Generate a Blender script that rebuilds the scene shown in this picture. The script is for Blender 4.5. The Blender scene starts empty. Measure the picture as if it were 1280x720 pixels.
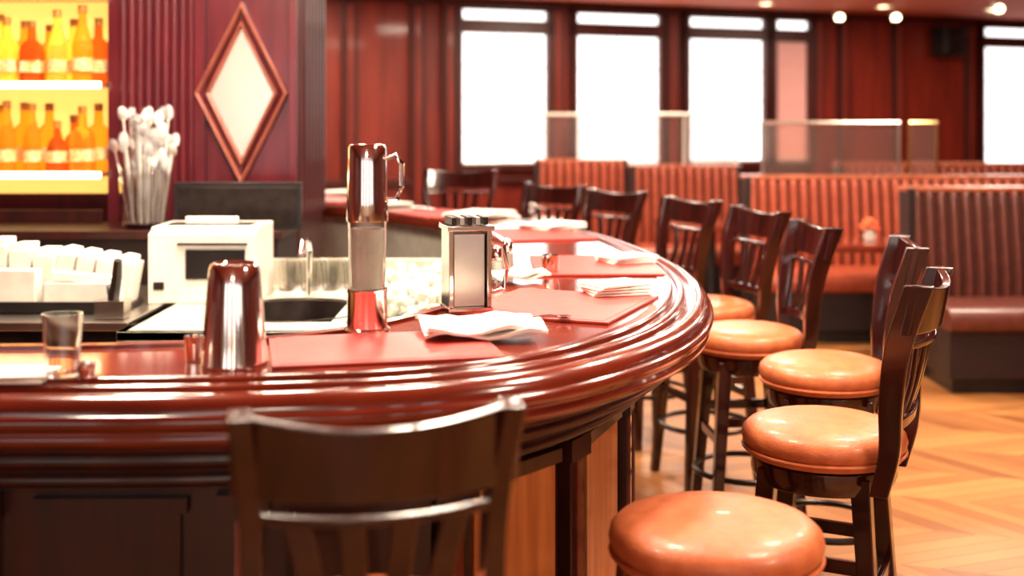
import bpy, bmesh, math, random
from mathutils import Vector, Matrix
random.seed(4)
F=1500.0; H=1.55; HY=150.0
def X(px,d): return (px-640.0)*d/F
def L(c): 
    o=[]
    for v in c:
        v=v/255.0
        o.append(v/12.92 if v<=.04045 else ((v+.055)/1.055)**2.4)
    return (o[0],o[1],o[2],1)

# ---------------------------------------------------------------- materials
def mat(name,c1,c2=None,rough=.4,metal=0,coat=0,trans=0,ior=1.45,scale=(6,6,6),nscale=3,bump=0,bscale=60,emit=None,estr=0,alpha=1,spec=.5,detail=4):
    m=bpy.data.materials.new(name); m.use_nodes=True
    nt=m.node_tree; b=nt.nodes['Principled BSDF']
    b.inputs['Base Color'].default_value=L(c1)
    b.inputs['Roughness'].default_value=rough
    b.inputs['Metallic'].default_value=metal
    b.inputs['Coat Weight'].default_value=coat
    b.inputs['Coat Roughness'].default_value=.08
    b.inputs['Transmission Weight'].default_value=trans
    b.inputs['IOR'].default_value=ior
    b.inputs['Specular IOR Level'].default_value=spec
    if alpha<1: b.inputs['Alpha'].default_value=alpha
    tc=nt.nodes.new('ShaderNodeTexCoord'); mp=nt.nodes.new('ShaderNodeMapping')
    mp.inputs['Scale'].default_value=scale
    nt.links.new(tc.outputs['Object'],mp.inputs['Vector'])
    if c2:
        n=nt.nodes.new('ShaderNodeTexNoise'); n.inputs['Scale'].default_value=nscale; n.inputs['Detail'].default_value=detail
        r=nt.nodes.new('ShaderNodeValToRGB')
        r.color_ramp.elements[0].position=.35; r.color_ramp.elements[1].position=.68
        r.color_ramp.elements[0].color=L(c1); r.color_ramp.elements[1].color=L(c2)
        nt.links.new(mp.outputs['Vector'],n.inputs['Vector'])
        nt.links.new(n.outputs['Fac'],r.inputs['Fac'])
        nt.links.new(r.outputs['Color'],b.inputs['Base Color'])
    if bump:
        n2=nt.nodes.new('ShaderNodeTexNoise'); n2.inputs['Scale'].default_value=bscale
        bp=nt.nodes.new('ShaderNodeBump'); bp.inputs['Strength'].default_value=bump; bp.inputs['Distance'].default_value=.004
        nt.links.new(tc.outputs['Object'],n2.inputs['Vector'])
        nt.links.new(n2.outputs['Fac'],bp.inputs['Height']); nt.links.new(bp.outputs['Normal'],b.inputs['Normal'])
    if emit:
        b.inputs['Emission Color'].default_value=L(emit); b.inputs['Emission Strength'].default_value=estr
    return m

M_rail=mat('mahogany_gloss',(90,27,15),(124,44,25),rough=.2,coat=1,scale=(2,2,10),nscale=2)
M_top=mat('bar_top_wood',(112,38,24),(140,54,33),rough=.16,coat=1,scale=(3,8,3))
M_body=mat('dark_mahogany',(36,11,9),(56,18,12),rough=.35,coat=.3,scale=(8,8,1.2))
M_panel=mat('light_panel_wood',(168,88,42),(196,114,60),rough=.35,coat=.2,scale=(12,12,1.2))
M_stool=mat('cherry_dark',(34,9,8),(56,17,13),rough=.2,coat=.7,scale=(9,9,1.5))
M_seat=mat('tan_leather',(186,96,56),(204,112,68),rough=.42,coat=.1,bump=.25,bscale=140,nscale=5)
M_wall=mat('wall_mahogany',(104,30,20),(132,43,28),rough=.4,coat=.2,scale=(5,5,.6),nscale=2)
M_wallD=mat('wall_mahogany_dark',(58,17,14),(78,26,19),rough=.4,scale=(7,7,.7))
M_cab=mat('plum_wood',(76,18,28),(94,26,34),rough=.3,coat=.4,scale=(7,7,.9))
M_cabL=mat('plum_trim',(132,72,60),(156,90,74),rough=.25,coat=.5,scale=(7,7,.9))
M_cabS=mat('plum_wood_side_shaded',(48,14,16),(62,18,20),rough=.35,coat=.3,scale=(7,7,.9))  # darker plum: shade on the cabinet side put into the colour
M_chrome=mat('chrome',(236,232,228),rough=.1,metal=1)
M_steel=mat('brushed_steel',(195,188,178),(216,210,200),rough=.28,metal=1,scale=(2,60,2))
M_steelL=mat('satin_steel_counter',(190,185,170),(208,203,188),rough=.35,metal=.4)
M_black=mat('black_plastic',(20,16,16),(28,22,22),rough=.35)
M_dkmetal=mat('dark_metal',(48,40,38),(62,54,50),rough=.3,metal=.8)
M_white=mat('white_plastic',(212,206,196),(224,218,208),rough=.35)
M_paper=mat('white_paper',(236,228,216),(246,240,230),rough=.8,bump=.5,bscale=25)
M_mat=mat('red_leather_mat',(158,46,40),(172,56,48),rough=.42,bump=.15,bscale=200)
M_glass=mat('clear_glass',(250,248,245),rough=.02,trans=1,ior=1.45)
M_pglass=mat('partition_glass',(236,218,210),rough=.12,trans=.96,ior=1.2)
M_ice=mat('ice',(235,238,225),(215,220,205),rough=.2,trans=.3,bump=.8,bscale=30)
M_boothO=mat('booth_leather_rust',(144,60,38),(162,74,48),rough=.38,coat=.1,bump=.15,bscale=150)
M_boothD=mat('booth_leather_brown',(80,34,25),(96,43,31),rough=.4,coat=.1,bump=.15,bscale=150)
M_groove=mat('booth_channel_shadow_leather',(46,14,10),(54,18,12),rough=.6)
M_dark=mat('booth_base_dark',(26,12,12),(36,16,15),rough=.5)
M_trim=mat('booth_cap_wood',(160,84,56),(186,106,74),rough=.3,coat=.4,scale=(1,8,8))
M_mirror=mat('frosted_mirror',(238,226,212),rough=.22,metal=.75)
M_brass=mat('brass',(230,195,130),rough=.2,metal=1)
M_ceil=mat('ceiling_paint',(190,104,80),(200,112,88),rough=.8)
M_plaster=mat('cream_plaster',(222,196,172),(228,204,182),rough=.8)
M_shade=mat('window_blind',(250,248,242),(255,252,248),rough=.9,emit=(250,250,250),estr=1.9,scale=(1,1,30))
M_muntin=mat('blind_seam',(235,228,222),(240,235,230),rough=.9,emit=(250,240,232),estr=.7)
M_shadeP=mat('window_blind_tinted',(200,140,130),(210,150,140),rough=.9,emit=(255,190,175),estr=.22,scale=(1,1,30))
M_lamp=mat('lamp_glow',(255,240,210),rough=.5,emit=(255,226,180),estr=14)
M_glow=mat('backlit_panel',(255,220,140),rough=.6,emit=(255,200,96),estr=.95)
M_strip=mat('shelf_light',(255,240,200),rough=.5,emit=(255,240,195),estr=6)
M_amber=mat('amber_liquor',(248,170,60),rough=.05,trans=.85,ior=1.12,emit=(240,150,30),estr=.15)  # faint emission in the liquors imitates backlight coming through the bottles
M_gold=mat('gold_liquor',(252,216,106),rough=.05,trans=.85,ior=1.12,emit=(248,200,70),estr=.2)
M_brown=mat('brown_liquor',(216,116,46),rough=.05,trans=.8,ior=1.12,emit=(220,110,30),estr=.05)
M_stir=mat('clear_acrylic',(240,238,238),rough=.1,trans=.7,ior=1.3)
M_label=mat('bottle_label',(244,225,170),(220,160,80),rough=.7,nscale=9)
M_cap=mat('bottle_cap',(140,74,24),(200,140,60),rough=.4)
M_flower=mat('orange_petals',(220,90,50),(235,120,70),rough=.6)

def floor_mat():
    m=bpy.data.materials.new('chevron_parquet'); m.use_nodes=True; nt=m.node_tree
    b=nt.nodes['Principled BSDF']; b.inputs['Roughness'].default_value=.42; b.inputs['Specular IOR Level'].default_value=.35
    N=nt.nodes.new; K=nt.links.new
    tc=N('ShaderNodeTexCoord'); mp=N('ShaderNodeMapping'); mp.inputs['Rotation'].default_value=(0,0,math.radians(-72))
    K(tc.outputs['Object'],mp.inputs['Vector']); s=N('ShaderNodeSeparateXYZ'); K(mp.outputs['Vector'],s.inputs[0])
    def ma(op,a,b2=None):
        n=N('ShaderNodeMath'); n.operation=op
        for i,v in enumerate((a,b2)):
            if v is None: continue
            if isinstance(v,(int,float)): n.inputs[i].default_value=v
            else: K(v,n.inputs[i])
        return n.outputs[0]
    W=.8
    xs=ma('DIVIDE',s.outputs['X'],W); fr=ma('FRACT',xs); tri=ma('ABSOLUTE',ma('SUBTRACT',fr,.5))
    v=ma('ADD',s.outputs['Y'],ma('MULTIPLY',tri,W*1.3))
    pi=ma('FLOOR',ma('DIVIDE',v,.13)); side=ma('GREATER_THAN',fr,.5); col=ma('FLOOR',xs)
    cmb=N('ShaderNodeCombineXYZ'); K(pi,cmb.inputs[0]); K(side,cmb.inputs[1]); K(col,cmb.inputs[2])
    wn=N('ShaderNodeTexWhiteNoise'); K(cmb.outputs[0],wn.inputs['Vector'])
    no=N('ShaderNodeTexNoise'); no.inputs['Scale'].default_value=7; K(tc.outputs['Object'],no.inputs['Vector'])
    t=ma('ADD',ma('MULTIPLY',wn.outputs['Value'],.55),ma('ADD',ma('MULTIPLY',side,.28),ma('MULTIPLY',no.outputs['Fac'],.2)))
    r=N('ShaderNodeValToRGB'); r.color_ramp.elements[0].color=L((126,72,34)); r.color_ramp.elements[1].color=L((190,130,72))
    K(t,r.inputs['Fac'])
    gap=ma('LESS_THAN',ma('FRACT',ma('DIVIDE',v,.13)),.04)
    mx=N('ShaderNodeMix'); mx.data_type='RGBA'; K(gap,mx.inputs['Factor']); K(r.outputs['Color'],mx.inputs[6]); mx.inputs[7].default_value=L((84,44,20))
    K(mx.outputs[2],b.inputs['Base Color'])
    return m
M_floor=floor_mat()

# ---------------------------------------------------------------- builder
class B:
    def __init__(s): s.v=[]; s.f=[]; s.m=[]; s.mats=[]
    def mi(s,m):
        if m not in s.mats: s.mats.append(m)
        return s.mats.index(m)
    def add(s,vs,fs,m,T=None):
        o=len(s.v); i=s.mi(m)
        for v in vs:
            v=Vector(v)
            if T is not None: v=T@v
            s.v.append(tuple(v))
        for f in fs: s.f.append(tuple(o+k for k in f)); s.m.append(i)
    def box(s,c,d,m,rz=0,T=None,R=None):
        x,y,z=d[0]/2,d[1]/2,d[2]/2
        vs=[(-x,-y,-z),(x,-y,-z),(x,y,-z),(-x,y,-z),(-x,-y,z),(x,-y,z),(x,y,z),(-x,y,z)]
        fs=[(0,3,2,1),(4,5,6,7),(0,1,5,4),(1,2,6,5),(2,3,7,6),(3,0,4,7)]
        M=Matrix.Translation(c)@(R if R is not None else Matrix.Rotation(rz,4,'Z'))
        if T is not None: M=T@M
        s.add(vs,fs,m,M)
    def bx(s,x0,x1,y0,y1,z0,z1,m,T=None): s.box(((x0+x1)/2,(y0+y1)/2,(z0+z1)/2),(x1-x0,y1-y0,z1-z0),m,T=T)
    def lathe(s,prof,c,m,seg=28,T=None,cap=True,sq=0):
        vs=[];fs=[];n=len(prof)
        for r,z in prof:
            for k in range(seg):
                a=2*math.pi*k/seg; r2=max(r,1e-5)
                if sq:
                    ca,sa=abs(math.cos(a)),abs(math.sin(a)); r2*=1/((ca**sq+sa**sq)**(1/sq))
                vs.append((r2*math.cos(a),r2*math.sin(a),z))
        for i in range(n-1):
            for k in range(seg):
                k2=(k+1)%seg; fs.append((i*seg+k,i*seg+k2,(i+1)*seg+k2,(i+1)*seg+k))
        if cap:
            fs.append(tuple(range(seg))[::-1]); fs.append(tuple((n-1)*seg+k for k in range(seg)))
        M=Matrix.Translation(c)
        if T is not None: M=T@M
        s.add(vs,fs,m,M)
    def loft(s,secs,m,T=None,cap=True,closed=False):
        n=len(secs[0]);vs=[p for q in secs for p in q];fs=[]
        cnt=len(secs)
        for i in range(cnt if closed else cnt-1):
            j=(i+1)%cnt
            for k in range(n):
                k2=(k+1)%n; fs.append((i*n+k,i*n+k2,j*n+k2,j*n+k))
        if cap and not closed:
            fs.append(tuple(range(n))[::-1]); fs.append(tuple((cnt-1)*n+k for k in range(n)))
        s.add(vs,fs,m,T)
    def tube(s,pts,r,m,seg=10,T=None,closed=False,flat=1.0):
        pts=[Vector(p) for p in pts];secs=[];n=len(pts)
        for i,p in enumerate(pts):
            if closed: t=(pts[(i+1)%n]-pts[i-1]).normalized()
            else: t=(pts[min(i+1,n-1)]-pts[max(i-1,0)]).normalized()
            up=Vector((0,0,1)) if abs(t.z)<.9 else Vector((0,1,0))
            a=t.cross(up).normalized(); b=a.cross(t).normalized()
            rr=r[i] if isinstance(r,(list,tuple)) else r
            secs.append([tuple(p+a*math.cos(2*math.pi*k/seg)*rr*flat+b*math.sin(2*math.pi*k/seg)*rr) for k in range(seg)])
        s.loft(secs,m,T,closed=closed)
    def done(s,name,bevel=0,loc=(0,0,0),rz=0,angle=35):
        me=bpy.data.meshes.new(name); me.from_pydata(s.v,[],s.f); me.update()
        for m in s.mats: me.materials.append(m)
        me.polygons.foreach_set('material_index',s.m)
        bm=bmesh.new(); bm.from_mesh(me); bmesh.ops.recalc_face_normals(bm,faces=bm.faces); bm.to_mesh(me); bm.free()
        me.polygons.foreach_set('use_smooth',[True]*len(me.polygons))
        me.set_sharp_from_angle(angle=math.radians(angle))
        o=bpy.data.objects.new(name,me); bpy.context.collection.objects.link(o)
        o.location=loc; o.rotation_euler=(0,0,rz)
        if bevel:
            b=o.modifiers.new('bev','BEVEL'); b.width=bevel; b.segments=2; b.limit_method='ANGLE'; b.angle_limit=math.radians(50); b.harden_normals=True
        return o

# ---------------------------------------------------------------- room shell
O=Vector((-.12,12,0)); U=Vector((5.98,2.4,0)).normalized(); angW=math.atan2(U.y,U.x)
TW=Matrix.Translation(O)@Matrix.Rotation(angW,4,'Z')
def wt(px):
    d=1296.0/(108-.0288*(px-625)); x=(px-640)*d/F
    return (x-O.x)/U.x
CZ=2.75
b=B(); b.bx(-6,9,-4.2,18,-.06,0,M_floor); b.done('floor')
b=B(); b.bx(-6,9,-4.2,18,CZ,CZ+.06,M_ceil); b.done('ceiling')
b=B(); b.bx(-6.0,10,0,.12,0,CZ,M_wall,T=TW)
b.done('wall_back')
b=B(); b.bx(-5.2,-5.1,-4,11,0,CZ,M_wall); b.done('wall_left')
b=B(); b.bx(7.6,7.7,-4,15.3,0,CZ,M_wall); b.done('wall_right')
b=B(); b.bx(-5.2,7.7,-4.1,-4.0,0,CZ,M_plaster); b.done('wall_front')
b=B()
for px in (436,520,560,694,838,1020,1052,1120,1210):
    t=wt(px); w=.14 if px not in (694,838) else .16
    b.bx(t-w/2,t+w/2,-.07,0.0,0,CZ,M_wallD,T=TW)
    b.bx(t-w/2+.04,t+w/2-.04,-.085,-.06,.2,CZ-.1,M_wall,T=TW)
b.bx(-6,9.5,-.09,0,2.695,2.75,M_wallD,T=TW)
b.bx(-6,9.5,-.06,0,.92,.98,M_wallD,T=TW)
b.bx(-6,9.5,-.05,0,0,.16,M_wallD,T=TW)
b.done('trim_1',bevel=.006)
def window(i,x0,x1,z0,z1,T,ms=M_shade):
    b=B()
    b.bx(x0,x1,-.03,-.015,z0,z1,ms,T=T)
    b.bx(x0,x1,-.03,-.015,2.55,2.655,M_shade,T=T)
    for xx in (x0-.03,x1+.03): b.bx(xx-.03,xx+.03,-.09,-.0,z0-.05,2.69,M_wallD,T=T)
    for zz,hh in ((z0-.03,.03),(z1+.03,.105),(2.67,.02)): b.bx(x0-.06,x1+.06,-.09,0,zz-.03,zz+hh,M_wallD,T=T)
    if ms is M_shade:
        for k in (.25,.5,.75): zz=z0+(z1-z0)*k; b.bx(x0,x1,-.033,-.028,zz-.01,zz+.01,M_muntin,T=T)
        xm=(x0+x1)/2; b.bx(xm-.01,xm+.01,-.033,-.028,z0,z1,M_muntin,T=T)
    b.tube([(x0+.01,-.045,z0+.01),(x1-.01,-.045,z0+.01)],.012,M_white,T=T)
    b.done('window_%d'%i,bevel=.004)
wins=[(575,680,1.11,2.41),(718,820,1.09,2.41),(858,950,1.1,2.41),(966,1006,1.1,2.41),(1225,1330,.80,2.41)]
for i,(a,c,z0,z1) in enumerate(wins): window(i+1,wt(a),wt(c),z0,z1,TW,M_shadeP if i==3 else M_shade)
TF=Matrix.Translation((0,-4.0,0))@Matrix.Rotation(math.pi,4,'Z')
for i,x in enumerate((-5.0,-3.2,-1.4,.6,2.4)): window(6+i,x,x+1.05,.9,2.41,TF)  # added unseen windows behind the camera, glowing to brighten chrome reflections

def downlight(x,y):
    b=B(); b.lathe([(.09,0),(.09,-.012),(.07,-.015),(.065,-.004),(.0,-.004)],(0,0,0),M_white,24)
    b.lathe([(.062,-.006),(.062,-.008)],(0,0,0),M_lamp,24)
    b.done('ceiling_downlight',loc=(x,y,CZ))
for x,y in ((2.6,12.3),(3.9,12.6),(5.2,13),(3.2,10.5),(5.0,10.8),(1.2,11),(2,8),(4,8),(.9,5)): downlight(x,y)
def spot_fixture(x,y):
    b=B(); b.tube([(0,0,0),(0,0,-.05)],.012,M_white); b.tube([(0,.04,-.04),(0,-.08,-.10)],[.04,.05],M_white,16)
    b.tube([(0,-.08,-.10),(0,-.084,-.103)],.042,M_lamp,16); b.done('track_spotlight',loc=(x,y,CZ))
for px,d in ((1047,13.0),(1117,13.0),(1245,12)): spot_fixture(X(px,d),d)
b=B(); b.box((0,0,0),(.3,.22,.34),M_black); b.box((0,-.12,0),(.24,.02,.28),M_dkmetal); b.lathe([(.0,0),(.08,0),(.09,.01),(.05,.015),(0,.02)],(0,0,0),M_black,T=Matrix.Translation((0,-.13,0))@Matrix.Rotation(math.pi/2,4,'X'))
tt=wt(1172); p=TW@Vector((tt,-.17,2.46)); b.done('wall_speaker',loc=p,rz=angW,bevel=.01)

# ---------------------------------------------------------------- bar counter
outer=[(-4.4,2.16),(-2.4,2.12),(-1.2,2.10),(-.45,2.12),(0,2.26),(.3,2.58),(.5,3.05),(.59,3.7),(.55,4.4),(.36,5.3),(0,6.1),(-.55,6.85),(-1.4,7.55),(-2.6,8.2),(-4.4,8.7)]
inner=[(-4.4,2.52),(-2.4,2.52),(-1.2,2.50),(-.62,2.56),(-.33,2.76),(-.13,3.12),(-.04,3.6),(0,4.1),(-.01,4.6),(-.12,5.2),(-.4,5.85),(-.9,6.5),(-1.6,7.05),(-2.7,7.65),(-4.4,8.15)]
def cat(P,n=12):
    P=[Vector(p) for p in P]; Q=[2*P[0]-P[1]]+P+[2*P[-1]-P[-2]]; out=[]
    for i in range(1,len(Q)-2):
        for k in range(n):
            t=k/n; a,b_,c,d=Q[i-1],Q[i],Q[i+1],Q[i+2]
            out.append(.5*((2*b_)+(c-a)*t+(2*a-5*b_+4*c-d)*t*t+(3*b_-a-3*c+d)*t**3))
    out.append(P[-1]); return out
PO=cat(outer); PI=cat(inner)
def norms(P):
    N=[]
    for i in range(len(P)):
        t=(P[min(i+1,len(P)-1)]-P[max(i-1,0)]).normalized(); N.append(Vector((t.y,-t.x)))
    return N
NO=norms(PO); NI=norms(PI)
def sweep(b,P,N,prof,m,i0=0,i1=None):
    secs=[[(P[i].x+N[i].x*o,P[i].y+N[i].y*o,z) for o,z in prof] for i in range(i0,i1 or len(P))]
    b.loft(secs,m)
def arc(cx,cz,r,a0,a1,n=6): return [(cx+r*math.cos(math.radians(a0+(a1-a0)*k/n)),cz+r*math.sin(math.radians(a0+(a1-a0)*k/n))) for k in range(n+1)]
b=B()
rail=[(-.15,1.03),(-.15,1.071),(-.145,1.073),(-.128,1.073)]+arc(-.118,1.066,.010,120,10,4)+[(-.106,1.062)]+arc(-.088,1.052,.016,140,20,6)+[(-.070,1.052)]+arc(-.040,1.028,.034,130,15,8)+[(-.006,1.030)]+arc(-.012,1.016,.016,50,-60,6)+[(-.008,.998)]+arc(-.020,.985,.016,40,-70,5)+[(-.028,.968),(-.045,.962),(-.06,.95),(-.10,.94),(-.15,.94)]
sweep(b,PO,NO,rail,M_rail)
under=[(-.15,.96),(-.075,.955),(-.08,.94)]+arc(-.10,.925,.016,40,-70,4)+[(-.12,.90),(-.15,.885)]+arc(-.165,.87,.014,40,-70,4)+[(-.19,.85),(-.235,.84),(-.25,.84),(-.25,.95)]
sweep(b,PO,NO,under,M_body)
secs=[]
for i in range(len(PO)):
    a=PO[i]-NO[i]*.148; c=PI[i]
    secs.append([(a.x,a.y,1.03),(a.x,a.y,1.07),(c.x,c.y,1.07),(c.x,c.y,1.03)])
b.loft(secs,M_top)
sweep(b,PI,NI,[(0,1.025),(0,1.078),(-.02,1.08),(-.03,1.07),(-.03,1.03),(-.02,1.02)],M_rail)
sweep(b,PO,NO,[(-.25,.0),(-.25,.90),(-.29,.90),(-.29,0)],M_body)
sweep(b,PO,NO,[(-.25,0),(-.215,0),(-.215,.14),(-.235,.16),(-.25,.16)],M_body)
acc=0; ks=[]
for i in range(1,len(PO)):
    acc+=(PO[i]-PO[i-1]).length
    if acc>=.235: ks.append(i); acc=0
for n,i in enumerate(ks):
    p=PO[i]-NO[i]*.238; rz=math.atan2(NO[i].y,NO[i].x)+math.pi/2
    if n%2==0:
        b.box((p.x,p.y,.49),(.075,.04,.66),M_body,rz)
        q=PO[i]-NO[i]*.217
        b.box((q.x,q.y,.49),(.03,.012,.58),M_rail,rz)
        q=PO[i]-NO[i]*.232; b.box((q.x,q.y,.80),(.10,.05,.05),M_body,rz)
    else:
        curved=PO[i].x>-.15  # straight-run panels take the dark body colour, shade painted in
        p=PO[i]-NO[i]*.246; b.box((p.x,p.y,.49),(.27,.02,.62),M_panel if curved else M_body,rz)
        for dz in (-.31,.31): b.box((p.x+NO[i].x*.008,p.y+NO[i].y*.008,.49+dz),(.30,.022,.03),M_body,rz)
b.done('bar_counter',angle=50)
b=B(); sweep(b,PI,NI,[(.02,0),(.06,0),(.06,1.02),(.02,1.02)],M_steelL,i0=88); b.done('underbar_splash_panel')

def normal_at(x,y):
    k=min(range(len(PO)),key=lambda i:(PO[i]-Vector((x,y))).length); n=NO[k]; return math.atan2(n.y,n.x)+math.pi/2
ZT=1.0712
def placemat(px,py,w=.43,h=.33,dr=0):
    d=720/(py-HY); x=X(px,d); b=B(); b.box((0,0,.003),(w,h,.006),M_mat)
    b.box((0,0,.0065),(w-.03,h-.03,.001),M_mat)
    b.done('red_placemat',loc=(x,d,ZT),rz=normal_at(x,d)+dr,bevel=.002)
for a in ((478,437,.46,.32,-.12),(700,383,.46,.40,-.1),(742,333,.52,.40),(668,294,.52,.38),(545,268,.5,.36),(415,250,.5,.36)): placemat(*a)
def napkin(px,py,s=.16,n=3,z=.008,rz=0,crumple=0,name='folded_napkin'):
    d=720/(py-HY); x=X(px,d); b=B(); N=10
    for l in range(n):
        vs=[];fs=[];dz=.008*l
        for side in (0,1):
            for i in range(N):
                for j in range(N):
                    u=i/(N-1)-.5; v=j/(N-1)-.5
                    zz=dz+side*.007*(1-.6*max(abs(u),abs(v))**3*8*.5)+crumple*(.5+.5*math.sin(u*9+l*2+1)*math.cos(v*7+l))*(1 if side else .8)
                    vs.append((u*s*(1+.05*l*math.sin(l)),v*s*.8,zz))
        for side in (0,1):
            o=side*N*N
            for i in range(N-1):
                for j in range(N-1):
                    fs.append((o+i*N+j,o+(i+1)*N+j,o+(i+1)*N+j+1,o+i*N+j+1))
        ring=[i*N for i in range(N)]+[(N-1)*N+j for j in range(1,N)]+[i*N+N-1 for i in range(N-2,-1,-1)]+[j for j in range(N-2,0,-1)]
        for k in range(len(ring)):
            a,c=ring[k],ring[(k+1)%len(ring)]; fs.append((a,c,c+N*N,a+N*N))
        b.add(vs,fs,M_paper,Matrix.Rotation(.12*l,4,'Z'))
    b.done(name,loc=(x,d,ZT+z),rz=rz,angle=60)
napkin(770,370,.16,4,rz=.2); napkin(783,330,.16,3,rz=.4); napkin(690,287,.24,3,rz=.7); napkin(600,272,.30,3,rz=.9); napkin(480,258,.25,2,rz=.7)
napkin(600,421,.25,2,rz=.1,crumple=.022,name='cloth_napkin'); napkin(20,474,.13,2,z=.001,rz=0,name='paper_napkin')
napkin(645,352,.16,2,z=.008,rz=.5,crumple=.015,name='cloth_napkin'); napkin(420,243,.3,2,rz=.5)

# ---- bar top objects
b=B(); b.lathe([(.0,.0),(.060,0),(.064,.004),(.063,.012),(.060,.05),(.057,.10),(.053,.15),(.049,.19),(.045,.198),(.040,.2),(.038,.194),(0,.193)],(0,0,0),M_chrome,48,cap=False)
b.lathe([(.0652,0),(.0656,.003),(.0652,.006)],(0,0,0),M_chrome,48,cap=False)
d=2.35; b.done('cocktail_shaker_tin',loc=(X(293,d),d,ZT))
b=B(); 
b.lathe([(.0,0),(.052,0),(.052,.01),(.046,.014),(.044,.09),(.046,.094),(.046,.10),(0,.10)],(0,0,0),M_chrome,40,cap=False)
b.lathe([(.04,.101),(.042,.17),(.043,.25),(.041,.25),(.039,.17),(.037,.104)],(0,0,0),M_glass,40,cap=False)
b.lathe([(.0,.102),(.034,.102),(.036,.17),(.038,.235),(0,.235)],(0,0,0),M_ice,40,cap=False)
b.lathe([(.0,.251),(.046,.251),(.047,.256),(.0455,.30),(.044,.37),(.043,.415),(.040,.424),(.034,.42),(0,.42)],(0,0,0),M_chrome,40,cap=False)
b.tube([(.04,0,.39),(.065,0,.40),(.078,0,.38),(.078,0,.33),(.066,0,.30),(.044,0,.30)],.006,M_glass)
d=2.70; b.done('cocktail_shaker_set',loc=(X(459,d),d,ZT))
b=B(); b.box((0,0,.005),(.112,.11,.01),M_chrome); b.box((-.048,0,.11),(.012,.10,.20),M_chrome); b.box((.048,0,.11),(.012,.10,.20),M_chrome); b.box((0,.046,.11),(.09,.008,.19),M_chrome)
b.box((0,.0,.1),(.078,.07,.18),M_steel); b.box((0,0,.205),(.118,.12,.012),M_chrome)
for k in range(5): b.box((-.04+.02*k,0,.222),(.012,.09,.02),M_steel if k%2 else M_dkmetal)
b.tube([(.055,-.02,.17),(.09,-.02,.16),(.10,-.02,.10),(.09,-.02,.05),(.055,-.02,.04)],.007,M_chrome)
d=3.0; b.done('bar_napkin_caddy',loc=(X(583,d),d,ZT+.007),rz=.25,bevel=.002)
def shaker(px,py,h,r,zz=.007):
    d=720/(py-HY); b=B(); b.lathe([(0,0),(r,0),(r,.004),(r*.8,h*.6),(r*.78,h*.62)],(0,0,0),M_glass,20,cap=False)
    b.lathe([(0,.003),(r*.8,.003),(r*.7,h*.5),(0,h*.5)],(0,0,0),M_white,20,cap=False)
    b.lathe([(r*.82,h*.6),(r*.85,h*.7),(r*.7,h*.9),(r*.3,h),(0,h)],(0,0,0),M_chrome,20); b.done('salt_shaker',loc=(X(px,d),d,ZT+zz))
shaker(620,348,.10,.022,.001); shaker(634,338,.10,.022,.001)
def tumbler(px,py,h=.1,r=.036,name='glass_tumbler',z=0,metal=False):
    d=720/(py-HY); b=B(); m=M_chrome if metal else M_glass
    b.lathe([(0,0),(r*.8,0),(r*.82,.004),(r,h),(r*.95,h),(r*.76,.012),(0,.012)],(0,0,0),m,28,cap=False); b.done(name,loc=(X(px,d),d,ZT+z))
tumbler(78,474,.12,.036); tumbler(688,342,.05,.03,'steel_ramekin',.008,True); tumbler(108,474,.03,.018,'espresso_cup',0,True)
tumbler(243,452,.05,.02,'jigger_cup',0,True)
b=B(); b.tube([(-.09,0,.004),(.03,0,.008),(.05,0,.006)],[.003,.004,.003],M_chrome); b.lathe([(0,0),(.014,.002),(.018,.006),(.016,.006),(0,.003)],(.068,0,0),M_chrome,20,cap=False)
d=720/(405-HY); b.done('teaspoon',loc=(X(672,d),d,ZT+.008),rz=.4)

# ---------------------------------------------------------------- underbar equipment
b=B(); zt=.87
b.bx(-4,-1.30,4.05,4.95,0.08,zt-.03,M_dkmetal); b.bx(-4.02,-1.29,4.03,4.95,zt-.03,zt,M_steel)
for k in range(5):
    x0=-4+.55*k; b.bx(x0+.02,x0+.51,4.02,4.05,.46,.80,M_black); b.bx(x0+.02,x0+.51,4.02,4.05,.12,.44,M_black)
    for z in (.76,.40): b.tube([(x0+.08,4.0,z),(x0+.45,4.0,z)],.01,M_chrome)
b.bx(-4,-1.3,4.1,4.9,0,.08,M_black)
b.done('undercounter_fridge',bevel=.004)
b=B()
b.bx(-1.27,-.22,3.85,3.88,.1,zt,M_steelL); b.bx(-1.27,-1.24,3.85,4.95,.1,zt,M_steelL); b.bx(-.25,-.22,3.85,4.95,.1,zt,M_steelL); b.bx(-1.27,-.22,4.92,4.95,.1,.98,M_steelL)
b.bx(-1.27,-.22,3.85,4.0,zt-.03,zt,M_steelL); b.bx(-1.27,-.95,4.0,4.95,zt-.03,zt,M_steelL); b.bx(-.61,-.56,4.0,4.95,zt-.03,zt,M_steelL); b.bx(-.95,-.61,4.55,4.95,zt-.03,zt,M_steelL)
b.bx(-.95,-.61,4.0,4.04,zt-.03,zt,M_steelL);b.bx(-.56,-.22,4.85,4.95,zt-.03,zt,M_steelL)
b.lathe([(.27,.02),(.27,.025),(.24,.02),(.22,-.12),(.05,-.14),(0,-.14)],(-.78,4.3,zt-.02),M_dkmetal,36,cap=False)
b.tube([(-.78,4.62,zt),(-.78,4.62,zt+.18),(-.78,4.58,zt+.22),(-.78,4.48,zt+.22),(-.78,4.44,zt+.18)],.012,M_chrome)
rnd=random.Random(2)
b.bx(-.56,-.24,4.0,4.85,.5,zt-.06,M_steelL)
for k in range(330):
    x=-.54+.28*rnd.random(); y=4.02+.8*rnd.random(); s=.02+.018*rnd.random()
    b.box((x,y,zt-.05+.15*rnd.random()),(s,s,s),M_ice,R=Matrix.Rotation(rnd.random()*3,4,Vector((rnd.random(),rnd.random(),rnd.random()+.1)).normalized()))
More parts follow.
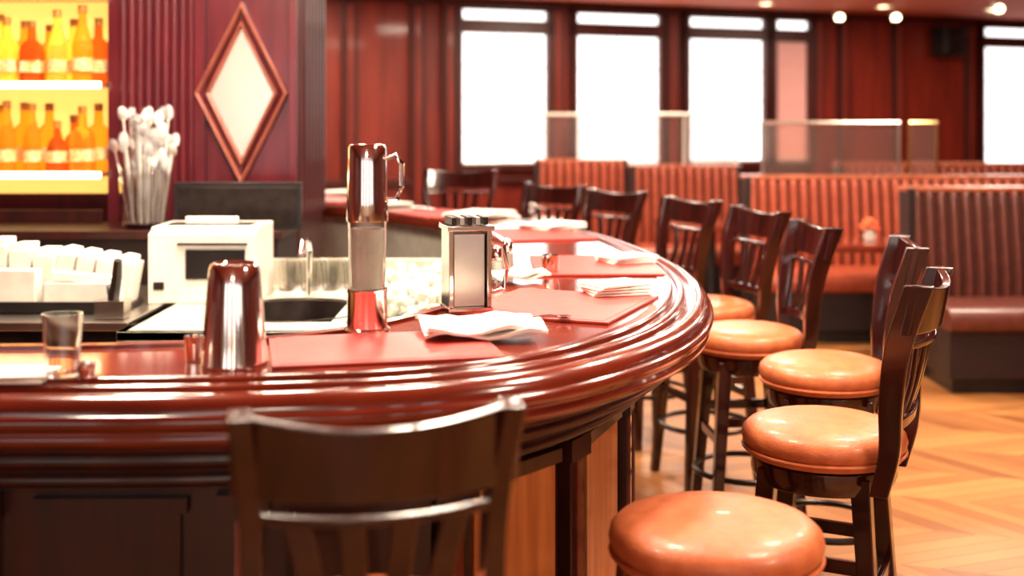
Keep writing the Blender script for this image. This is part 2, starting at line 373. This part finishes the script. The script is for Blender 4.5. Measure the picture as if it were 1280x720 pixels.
for x,y in ((-1.2,3.9),(-.28,3.9),(-1.2,4.88),(-.28,4.88)): b.tube([(x,y,0),(x,y,.12)],.02,M_steel)
b.done('ice_well_sink',bevel=.002)
b=B(); 
for i in range(4):
    for j in range(3):
        b.lathe([(0,0),(.03,0),(.036,.11),(.034,.11),(.028,.008),(0,.008)],(i*.085,j*.085,.012),M_glass,18,cap=False)
b.box((.127,.085,.006),(.34,.25,.012),M_white)
b.done('glassware_rack',loc=(-.88,4.69,zt+.001))
b=B(); b.bx(-.2,.2,-.16,.16,0,.25,M_white); b.bx(-.2,.2,-.12,.16,.25,.28,M_white); b.bx(-.06,.16,-.168,-.158,.09,.20,M_black); b.bx(-.09,.17,-.175,-.165,.215,.225,M_dkmetal)
b.bx(-.16,.16,-.06,.04,.28,.286,M_dkmetal); b.bx(-.1,.1,-.02,0,.28,.31,M_paper); b.bx(-.18,-.14,-.166,-.158,.05,.08,M_dkmetal)
b.box((0,-.13,.255),(.40,.06,.02),M_white,R=Matrix.Rotation(.35,4,'X'))
d=4.6; b.done('receipt_printer',loc=(X(266,d),d+.0,zt+.001),bevel=.012)
b=B(); b.bx(-.30,.30,-.15,.12,0,.015,M_black)
for i in range(4):
    x=-.26+.085*i; h=.245-.018*i
    b.bx(x-.038,x+.038,-.06,.06,.015,h,M_white); b.bx(x-.030,x+.030,-.05,.05,h-.003,h+.025,M_paper)
b.bx(-.29,.0,-.145,-.075,.015,.15,M_white)
for i in range(4):
    x=.06+.07*i; R=Matrix.Rotation(.18,4,'Y')
    b.box((x,.02,.115-.01*i),(.06,.13,.16),M_white,R=R); b.box((x+.01,.02,.205-.01*i),(.045,.11,.02),M_paper,R=R)
b.bx(.03,.29,-.145,-.075,.015,.105,M_white); b.box((.16,-.11,.12),(.22,.05,.03),M_paper,R=Matrix.Rotation(.1,4,'Y'))
b.bx(-.30,.30,-.152,-.146,0,.04,M_black)
d=4.35; b.done('box_and_napkin_caddy',loc=(X(98,d)-.10,d,zt+.003),bevel=.003)
b=B(); b.box((0,0,.03),(.1,.08,.06),M_steel); b.tube([(0,0,.05),(.02,-.02,.14),(.03,-.04,.2)],[.02,.018,.014],M_black); b.tube([(.0,.02,.05),(-.03,.05,.1),(-.02,.06,.0)],.01,M_black)
b.done('soda_gun',loc=(-1.37,4.12,zt+.003),bevel=.003)

# ---------------------------------------------------------------- back bar cabinet
b=B(); CX1=-.985; 
b.bx(-4.6,CX1,5.05,5.5,0,1.05,M_dark); b.bx(-4.6,CX1+.02,5.02,5.5,1.05,1.085,M_body)
b.bx(-1.86,CX1,5.52,6.2,0,CZ,M_cab)
x0=X(147,5.5); x1=X(243,5.5)
n=9
for k in range(n):
    xx=x0+(x1-x0)*(k+.5)/n; b.tube([(xx,5.52,1.09),(xx,5.52,CZ)],.017,M_cab,12)
px0,px1=x1+.02,CX1
b.bx(px0-.02,px0+.03,5.49,5.52,1.09,CZ,M_cab); b.bx(px1-.035,px1,5.48,5.52,1.09,CZ,M_cab)
cx=X(302,5.5); cz=1.55+33*5.5/F
def diamond(hw,hh,y0,y1,m,cx=cx,cz=cz):
    P=[(cx,cz+hh),(cx-hw,cz),(cx,cz-hh),(cx+hw,cz)]
    b.loft([[(x,y0,z) for x,z in P],[(x,y1,z) for x,z in P]],m)
def dframe(hw,hh,t,y0,y1,m):
    r=hh/hw; hw2,hh2=hw-t,hh-t*r
    secs=[]
    for (sx,sz) in ((0,1),(-1,0),(0,-1),(1,0)):
        secs.append([(cx+sx*hw,y1,cz+sz*hh),(cx+sx*hw,y0+.01,cz+sz*hh),(cx+sx*(hw-t*.3),y0,cz+sz*(hh-t*r*.3)),(cx+sx*(hw2+t*.2),y0+.012,cz+sz*(hh2+t*r*.2)),(cx+sx*hw2,y1,cz+sz*hh2)])
    b.loft(secs,m,closed=True)
dframe(.212,.42,.022,5.47,5.525,M_cabL); dframe(.190,.375,.026,5.492,5.525,M_cab); dframe(.164,.335,.020,5.475,5.525,M_cabL)
diamond(.146,.30,5.500,5.53,M_mirror)
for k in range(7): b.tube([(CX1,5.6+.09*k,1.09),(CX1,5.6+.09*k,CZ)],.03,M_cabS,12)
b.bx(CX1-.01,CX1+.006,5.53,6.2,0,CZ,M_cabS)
b.bx(-4.6,-1.86,5.75,5.8,0,CZ,M_cab); b.bx(-4.6,-1.87,5.73,5.748,1.2,2.6,M_glow)
for z in (1.31,1.72,2.13):
    b.bx(-4.6,-1.87,5.46,5.73,z-.02,z,M_trim); b.bx(-4.6,-1.87,5.45,5.462,z-.026,z+.004,M_strip)
b.bx(-4.6,-1.87,5.47,5.49,1.085,1.14,M_body)
b.done('back_bar_cabinet',bevel=.003)
def bottle(b,x,y,z,kind,s,m):
    sq=0
    if kind==0: pr=[(0,0),(.046,0),(.050,.006),(.050,.15),(.042,.185),(.018,.21),(.0155,.26),(.0155,.27)];h=.27;sq=6
    elif kind==1: pr=[(0,0),(.052,0),(.056,.008),(.054,.11),(.036,.155),(.017,.175),(.016,.225)];h=.225
    else: pr=[(0,0),(.036,0),(.040,.01),(.042,.16),(.024,.23),(.016,.26),(.016,.30)];h=.30
    pr=[(r*s,q*s) for r,q in pr]; b.lathe(pr,(x,y,z),m,20,sq=sq)
    b.lathe([(.019*s,0),(.02*s,.035*s),(.0,.037*s)],(x,y,z+h*s-.004),M_cap,12)
    r=(pr[3][0]+.0006) if kind!=2 else .0425*s
    b.lathe([(r+.001,.05*s),(r+.001,.105*s)],(x,y,z),M_label,20,cap=False,sq=sq)
for si,z in enumerate((1.311,1.721,2.131)):
    b=B(); rnd=random.Random(20+si); x=-3.6
    while x<-1.93:
        for y in (5.52,5.65):
            bottle(b,x+(.03 if y>5.6 else 0),y,z,rnd.choice((0,0,1,0,2)),rnd.uniform(.92,1.08),rnd.choice((M_amber,M_amber,M_gold,M_brown,M_gold,M_brown,M_amber)))
        x+=.116
    b.done('liquor_bottles')
b=B(); b.bx(-.27,.27,-.02,.02,.0,.20,M_black); b.bx(-.25,.25,-.024,-.02,.02,.18,M_dkmetal); b.box((0,.05,.006),(.2,.16,.012),M_black)
d=5.1; b.done('pos_terminal',loc=(X(298,d),d,1.086),bevel=.006)
b=B(); b.lathe([(0,0),(.085,0),(.10,.01),(.115,.2),(.105,.25),(.11,.26),(.105,.26),(.10,.24),(.108,.2),(.094,.014),(0,.012)],(0,0,0),M_glass,28,cap=False)
rnd=random.Random(5)
for k in range(60):
    a=rnd.uniform(0,6.28); r=rnd.uniform(.01,.075); R=r*rnd.uniform(1.3,2.0); h=rnd.uniform(.24,.50)
    p0=Vector((r*math.cos(a),r*math.sin(a),.02)); p1=Vector((R*math.cos(a),R*math.sin(a),h)); 
    b.tube([p0,(p0+p1)/2+Vector((0,0,.02)),p1],.004,M_stir if k%3 else M_white,6)
    T=Matrix.Translation(p1)@Matrix.Rotation(rnd.uniform(-.9,.9),4,'X')@Matrix.Diagonal((1.3,.5,1.6,1))
    b.lathe([(0,-.02),(.014,-.01),(.017,.005),(.012,.02),(0,.026)],(0,0,0),M_stir if k%4 else M_white,10,T=T,cap=False)
b.done('jar_of_bar_stirrers',loc=(X(183,5.2),5.2,1.086))

# ---------------------------------------------------------------- stools
def smooth(pts,n=6): 
    P=[Vector(p) for p in pts]; Q=[2*P[0]-P[1]]+P+[2*P[-1]-P[-2]]; out=[]
    for i in range(1,len(Q)-2):
        for k in range(n):
            t=k/n; a,b_,c,d=Q[i-1],Q[i],Q[i+1],Q[i+2]
            out.append(.5*((2*b_)+(c-a)*t+(2*a-5*b_+4*c-d)*t*t+(3*b_-a-3*c+d)*t**3))
    out.append(P[-1]); return out
def stool(x,y,back_dir,back=True,R=.205,name='bar_stool',top=1.16,wide=.20):
    b=B(); zs=.765
    b.lathe([(0,-.085),(R-.03,-.085),(R-.008,-.078),(R-.002,-.066),(R-.004,-.058),(R+.002,-.05),(R+.005,-.035),(R+.001,-.018),(R-.014,-.004),(R-.045,.006),(R*.5,.012),(0,.014)],(0,0,zs),M_seat,48,cap=False)
    b.tube([((R+.001)*math.cos(a*math.pi/24),(R+.001)*math.sin(a*math.pi/24),zs-.062) for a in range(48)],.0045,M_seat,8,closed=True)
    b.lathe([(0,-.15),(R-.05,-.15),(R-.03,-.145),(R-.02,-.12),(R-.02,-.086),(0,-.086)],(0,0,zs),M_stool,40,cap=False)
    for sx in (-1,1):
        for sy in (-1,1):
            p0=Vector((sx*.115,sy*.115,zs-.10)); p1=Vector((sx*.165,sy*.165,0))
            secs=[]
            for t in (0,.5,1):
                p=p0.lerp(p1,t); w=.024-.007*t
                secs.append([(p.x-w,p.y-w,p.z),(p.x+w,p.y-w,p.z),(p.x+w,p.y+w,p.z),(p.x-w,p.y+w,p.z)])
            b.loft(secs,M_stool)
    rr=.195; b.tube([(rr*math.cos(a*math.pi/20),rr*math.sin(a*math.pi/20),.24) for a in range(40)],.011,M_dkmetal,10,closed=True)
    for s in (-1,1):
        b.bx(-.14,.14,s*.142-.009,s*.142+.009,.36,.395,M_stool); b.bx(s*.142-.009,s*.142+.009,-.14,.14,.43,.465,M_stool)
    if back:
        zt=top
        for s in (-1,1):
            P=smooth([(s*.150,-.165,zs-.13),(s*.158,-.19,zs-.02),(s*.168,-.195,zs+.10),(s*(wide-.014),-.215,zs+.24),(s*wide,-.265,zt)],6)
            secs=[]
            for k,p in enumerate(P):
                t=k/(len(P)-1); w=.015; dd=.022+.012*t
                secs.append([(p.x-w,p.y-dd,p.z),(p.x+w,p.y-dd,p.z),(p.x+w,p.y+dd,p.z),(p.x-w,p.y+dd,p.z)])
            b.loft(secs,M_stool)
        def rail(z0,z1,yb,w,th,dip,bow):
            secs=[]
            for k in range(17):
                u=-1+2*k/16; xx=u*w; yo=yb-bow*(1-u*u); za=z0-dip*.3*(1-u*u); zb=z1-dip*(1-u*u)
                lean=(zb-za)*.22
                secs.append([(xx,yo-th,za),(xx,yo+th,za),(xx,yo+th-lean,zb),(xx,yo-th-lean,zb)])
            b.loft(secs,M_stool)
        rail(zt-.118,zt+.003,-.232,wide+.014,.011,.024,.045)
        rail(zt-.158,zt-.141,-.226,wide-.008,.009,.006,.04)
        rail(zs+.03,zs+.06,-.195,.160,.009,0,.02)
        for s,xx in ((-1,-.105),(-1,-.035),(1,.035),(1,.105)):
            f=1-(xx/.16)**2
            P=smooth([(xx,-.200-.012*f,zs+.055),(xx*.86,-.222-.016*f,zs+.14),(xx*1.06,-.232-.03*f,zt-.15)],5)
            b.loft([[(p.x-.018,p.y-.006,p.z),(p.x+.018,p.y-.006,p.z),(p.x+.018,p.y+.006,p.z),(p.x-.018,p.y+.006,p.z)] for p in P],M_stool)
    a=math.atan2(back_dir[1],back_dir[0])+math.pi/2
    return b.done(name,loc=(x,y,0),rz=a,bevel=.004)
stool(.40,2.36,(.5,-.8),back=False,name='backless_bar_stool')
stool(.81,3.12,(.93,-.46)); stool(1.02,3.92,(.99,-.18)); stool(.885,4.52,(.99,.08)); stool(.84,5.2,(.94,.32))
stool(.66,5.85,(.88,.45)); stool(.38,6.5,(.75,.65)); stool(.10,7.1,(.6,.8)); stool(-.42,7.75,(.3,.95),top=1.22,wide=.24)
stool(-.235,1.895,(.2,-.98),top=1.158,wide=.185)

# ---------------------------------------------------------------- booths
def booth(x0,x1,y,h=1.13,m=None,name='banquette_booth',ch=.075,cap=M_trim):
    b=B(); m=m or M_boothO
    n=max(3,int((x1-x0)/ch)); w=(x1-x0)/n; seg=6
    zs=[(.47,0),(.6,.0),(.8,.03),(1.0,.06),(h-.06,.075),(h-.03,.085),(h-.02,.11)]
    def colm(xs,mm):
        vs=[];fs=[];c=len(xs)
        for z,yo in zs:
            for xx,o in xs: vs.append((xx,y+yo+o,z))
        for i in range(len(zs)-1):
            for k in range(c-1): fs.append((i*c+k,i*c+k+1,(i+1)*c+k+1,(i+1)*c+k))
        b.add(vs,fs,mm)
    for i in range(n):
        a=x0+i*w; g=w*.11
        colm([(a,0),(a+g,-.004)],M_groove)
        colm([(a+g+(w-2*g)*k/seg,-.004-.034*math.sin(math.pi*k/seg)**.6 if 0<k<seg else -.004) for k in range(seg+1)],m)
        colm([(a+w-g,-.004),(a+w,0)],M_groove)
    b.bx(x0,x1,y+.11,y+.20,0,h-.02,M_dark); b.bx(x0,x1,y+.0,y+.12,.1,.5,M_dark)
    b.bx(x0-.03,x1+.03,y+.06,y+.22,h-.02,h+.008,cap)
    prof=[(-.58,.36),(-.60,.38),(-.60,.44),(-.57,.48),(-.5,.495),(-.1,.485),(.0,.48),(0,.36)]
    b.loft([[(xx,y+a,z) for a,z in prof] for xx in (x0+.01,(x0+x1)/2,x1-.01)],m)
    b.bx(x0+.02,x1-.02,y-.55,y+.1,.09,.365,M_dark); b.bx(x0+.05,x1-.05,y-.50,y+.1,0,.09,M_black)
    for s,xx in ((-1,x0),(1,x1)): b.bx(xx-.02 ,xx+.02,y+.02,y+.22,0,h,M_dark)
    return b.done(name,bevel=.004,angle=50)
booth(X(1142,7.3),5.6,7.3,1.13,M_boothD)
booth(X(938,8.8),5.7,8.85,1.13,M_boothO)
booth(X(792,10.4),X(925,10.4),10.4,1.15,M_boothO)
booth(X(672,11.0),X(783,11.0),11.0,1.18,M_boothO)
booth(3.0,6.2,10.9,1.15,M_boothO)
def partition(x0,x1,y,z0,z1,posts,name='glass_partition',m=M_white):
    b=B(); b.bx(x0,x1,y-.005,y+.005,z0,z1,M_pglass); b.tube([(x0,y,z1),(x1,y,z1)],.016,m)
    for t in posts: xx=x0+(x1-x0)*t; b.tube([(xx,y,z0),(xx,y,z1+.01)],.011,m)
    b.lathe([(.03,0),(.03,.006)],(x0,y,z0),m,16); b.done(name)
partition(X(792,10.4),X(925,10.4),10.56,1.161,1.60,(0,.5,1))
partition(X(672,11.0),X(783,11.0),11.16,1.191,1.60,(0,.5,1))
partition(X(960,8.8),X(1135,8.8),9.0,1.141,1.53,(0,1),m=M_steel)
partition(X(1148,8.8),X(1183,8.8),9.0,1.141,1.53,(0,1),m=M_brass)
def table(x0,x1,y0,y1,z=.75):
    cx,cy=(x0+x1)/2,(y0+y1)/2; b=B(); b.box((0,0,z-.02),(x1-x0,y1-y0,.035),M_top); b.box((0,0,z-.045),(x1-x0-.03,y1-y0-.03,.02),M_rail)
    b.lathe([(.22,0),(.22,.015),(.05,.04),(.035,.08),(.035,z-.06),(.12,z-.055)],(0,0,0),M_black,24)
    b.done('booth_dining_table',loc=(cx,cy,0),bevel=.006)
table(2.05,3.4,7.72,8.2); table(2.85,4.3,6.15,6.66)
table(1.15,2.0,9.2,9.75)
b=B(); b.lathe([(0,0),(.03,0),(.04,.03),(.03,.07),(.034,.08),(.03,.08),(0,.07)],(0,0,0),M_white,20,cap=False)
rnd=random.Random(3)
for k in range(14):
    a=k*2.4; r=.014*math.sqrt(k); c=Vector((r*math.cos(a),r*math.sin(a),.14-.01*k*.5)); b.tube([(0,0,.06),c],.002,M_black,5)
    for j in range(5):
        an=j*1.257; T=Matrix.Translation(c+Vector((.011*math.cos(an),.011*math.sin(an),0)))@Matrix.Diagonal((1.2,1.2,.8,1)); b.lathe([(0,-.012),(.01,-.006),(.013,.003),(.006,.012),(0,.013)],(0,0,0),M_flower,8,T=T,cap=False)
b.done('flower_posy',loc=(X(1087,7.95),7.95,.751))
b=B(); b.lathe([(.0,.0),(.36,.0),(.38,.05),(.36,.35),(.37,.70),(.365,.735),(.0,.74)],(0,0,0),M_paper,40,cap=False); b.lathe([(.0,.74),(.385,.74),(.39,.75),(0,.755)],(0,0,0),M_paper,40,cap=False)
b.lathe([(.05,.756),(.07,.85),(.02,.95),(.02,1.05)],(.1,0,0),M_glass,20); b.done('cloth_covered_table',loc=(X(645,9.6),9.6,0))

# ---------------------------------------------------------------- lights
def area(name,loc,size,e,col=(1,.83,.64),rot=(0,0,0)):
    l=bpy.data.lights.new(name,'AREA'); l.shape='DISK'; l.size=size; l.energy=e; l.color=col
    o=bpy.data.objects.new(name,l); o.location=loc; o.rotation_euler=rot; bpy.context.collection.objects.link(o)
for i,(x,y,s,e) in enumerate([(-1.2,2.7,.35,44),(-.1,3.3,.35,50),(1.3,2.6,.5,44),(1.5,4.2,.4,46),(0.2,5.0,.35,46),(-.9,4.0,.5,62),(-.6,7.4,.4,50),(2.6,5.6,.6,52),(3.4,7.4,.6,66),(1.4,8.4,.5,75),(1.2,10.6,.5,70),(4.4,11.4,.6,80),(-1.5,10,.6,60),(-1.5,4.6,.3,30),(2.4,1.2,.5,45),(0,-2.8,.8,50)]):  # last two are added fill: bar-front panels and room behind camera
    area('ceiling_lamp_and_fill_%d'%i,(x,y,CZ-.02),s,e*1.0)
w=bpy.data.worlds.new('World'); bpy.context.scene.world=w; w.use_nodes=True
w.node_tree.nodes['Background'].inputs[0].default_value=(1,.7,.5,1); w.node_tree.nodes['Background'].inputs[1].default_value=.2

# ---------------------------------------------------------------- camera
c=bpy.data.cameras.new('camera'); co=bpy.data.objects.new('camera',c); bpy.context.collection.objects.link(co)
co.location=(0,0,H); co.rotation_euler=(math.pi/2,0,0)
c.sensor_width=36; c.lens=F/1280*36; c.shift_y=-(360-HY)/1280
c.dof.use_dof=True; c.dof.focus_distance=3.1; c.dof.aperture_fstop=1.7
c.clip_start=.05
sc=bpy.context.scene; sc.camera=co
sc.view_settings.view_transform='Standard'; sc.view_settings.exposure=.35
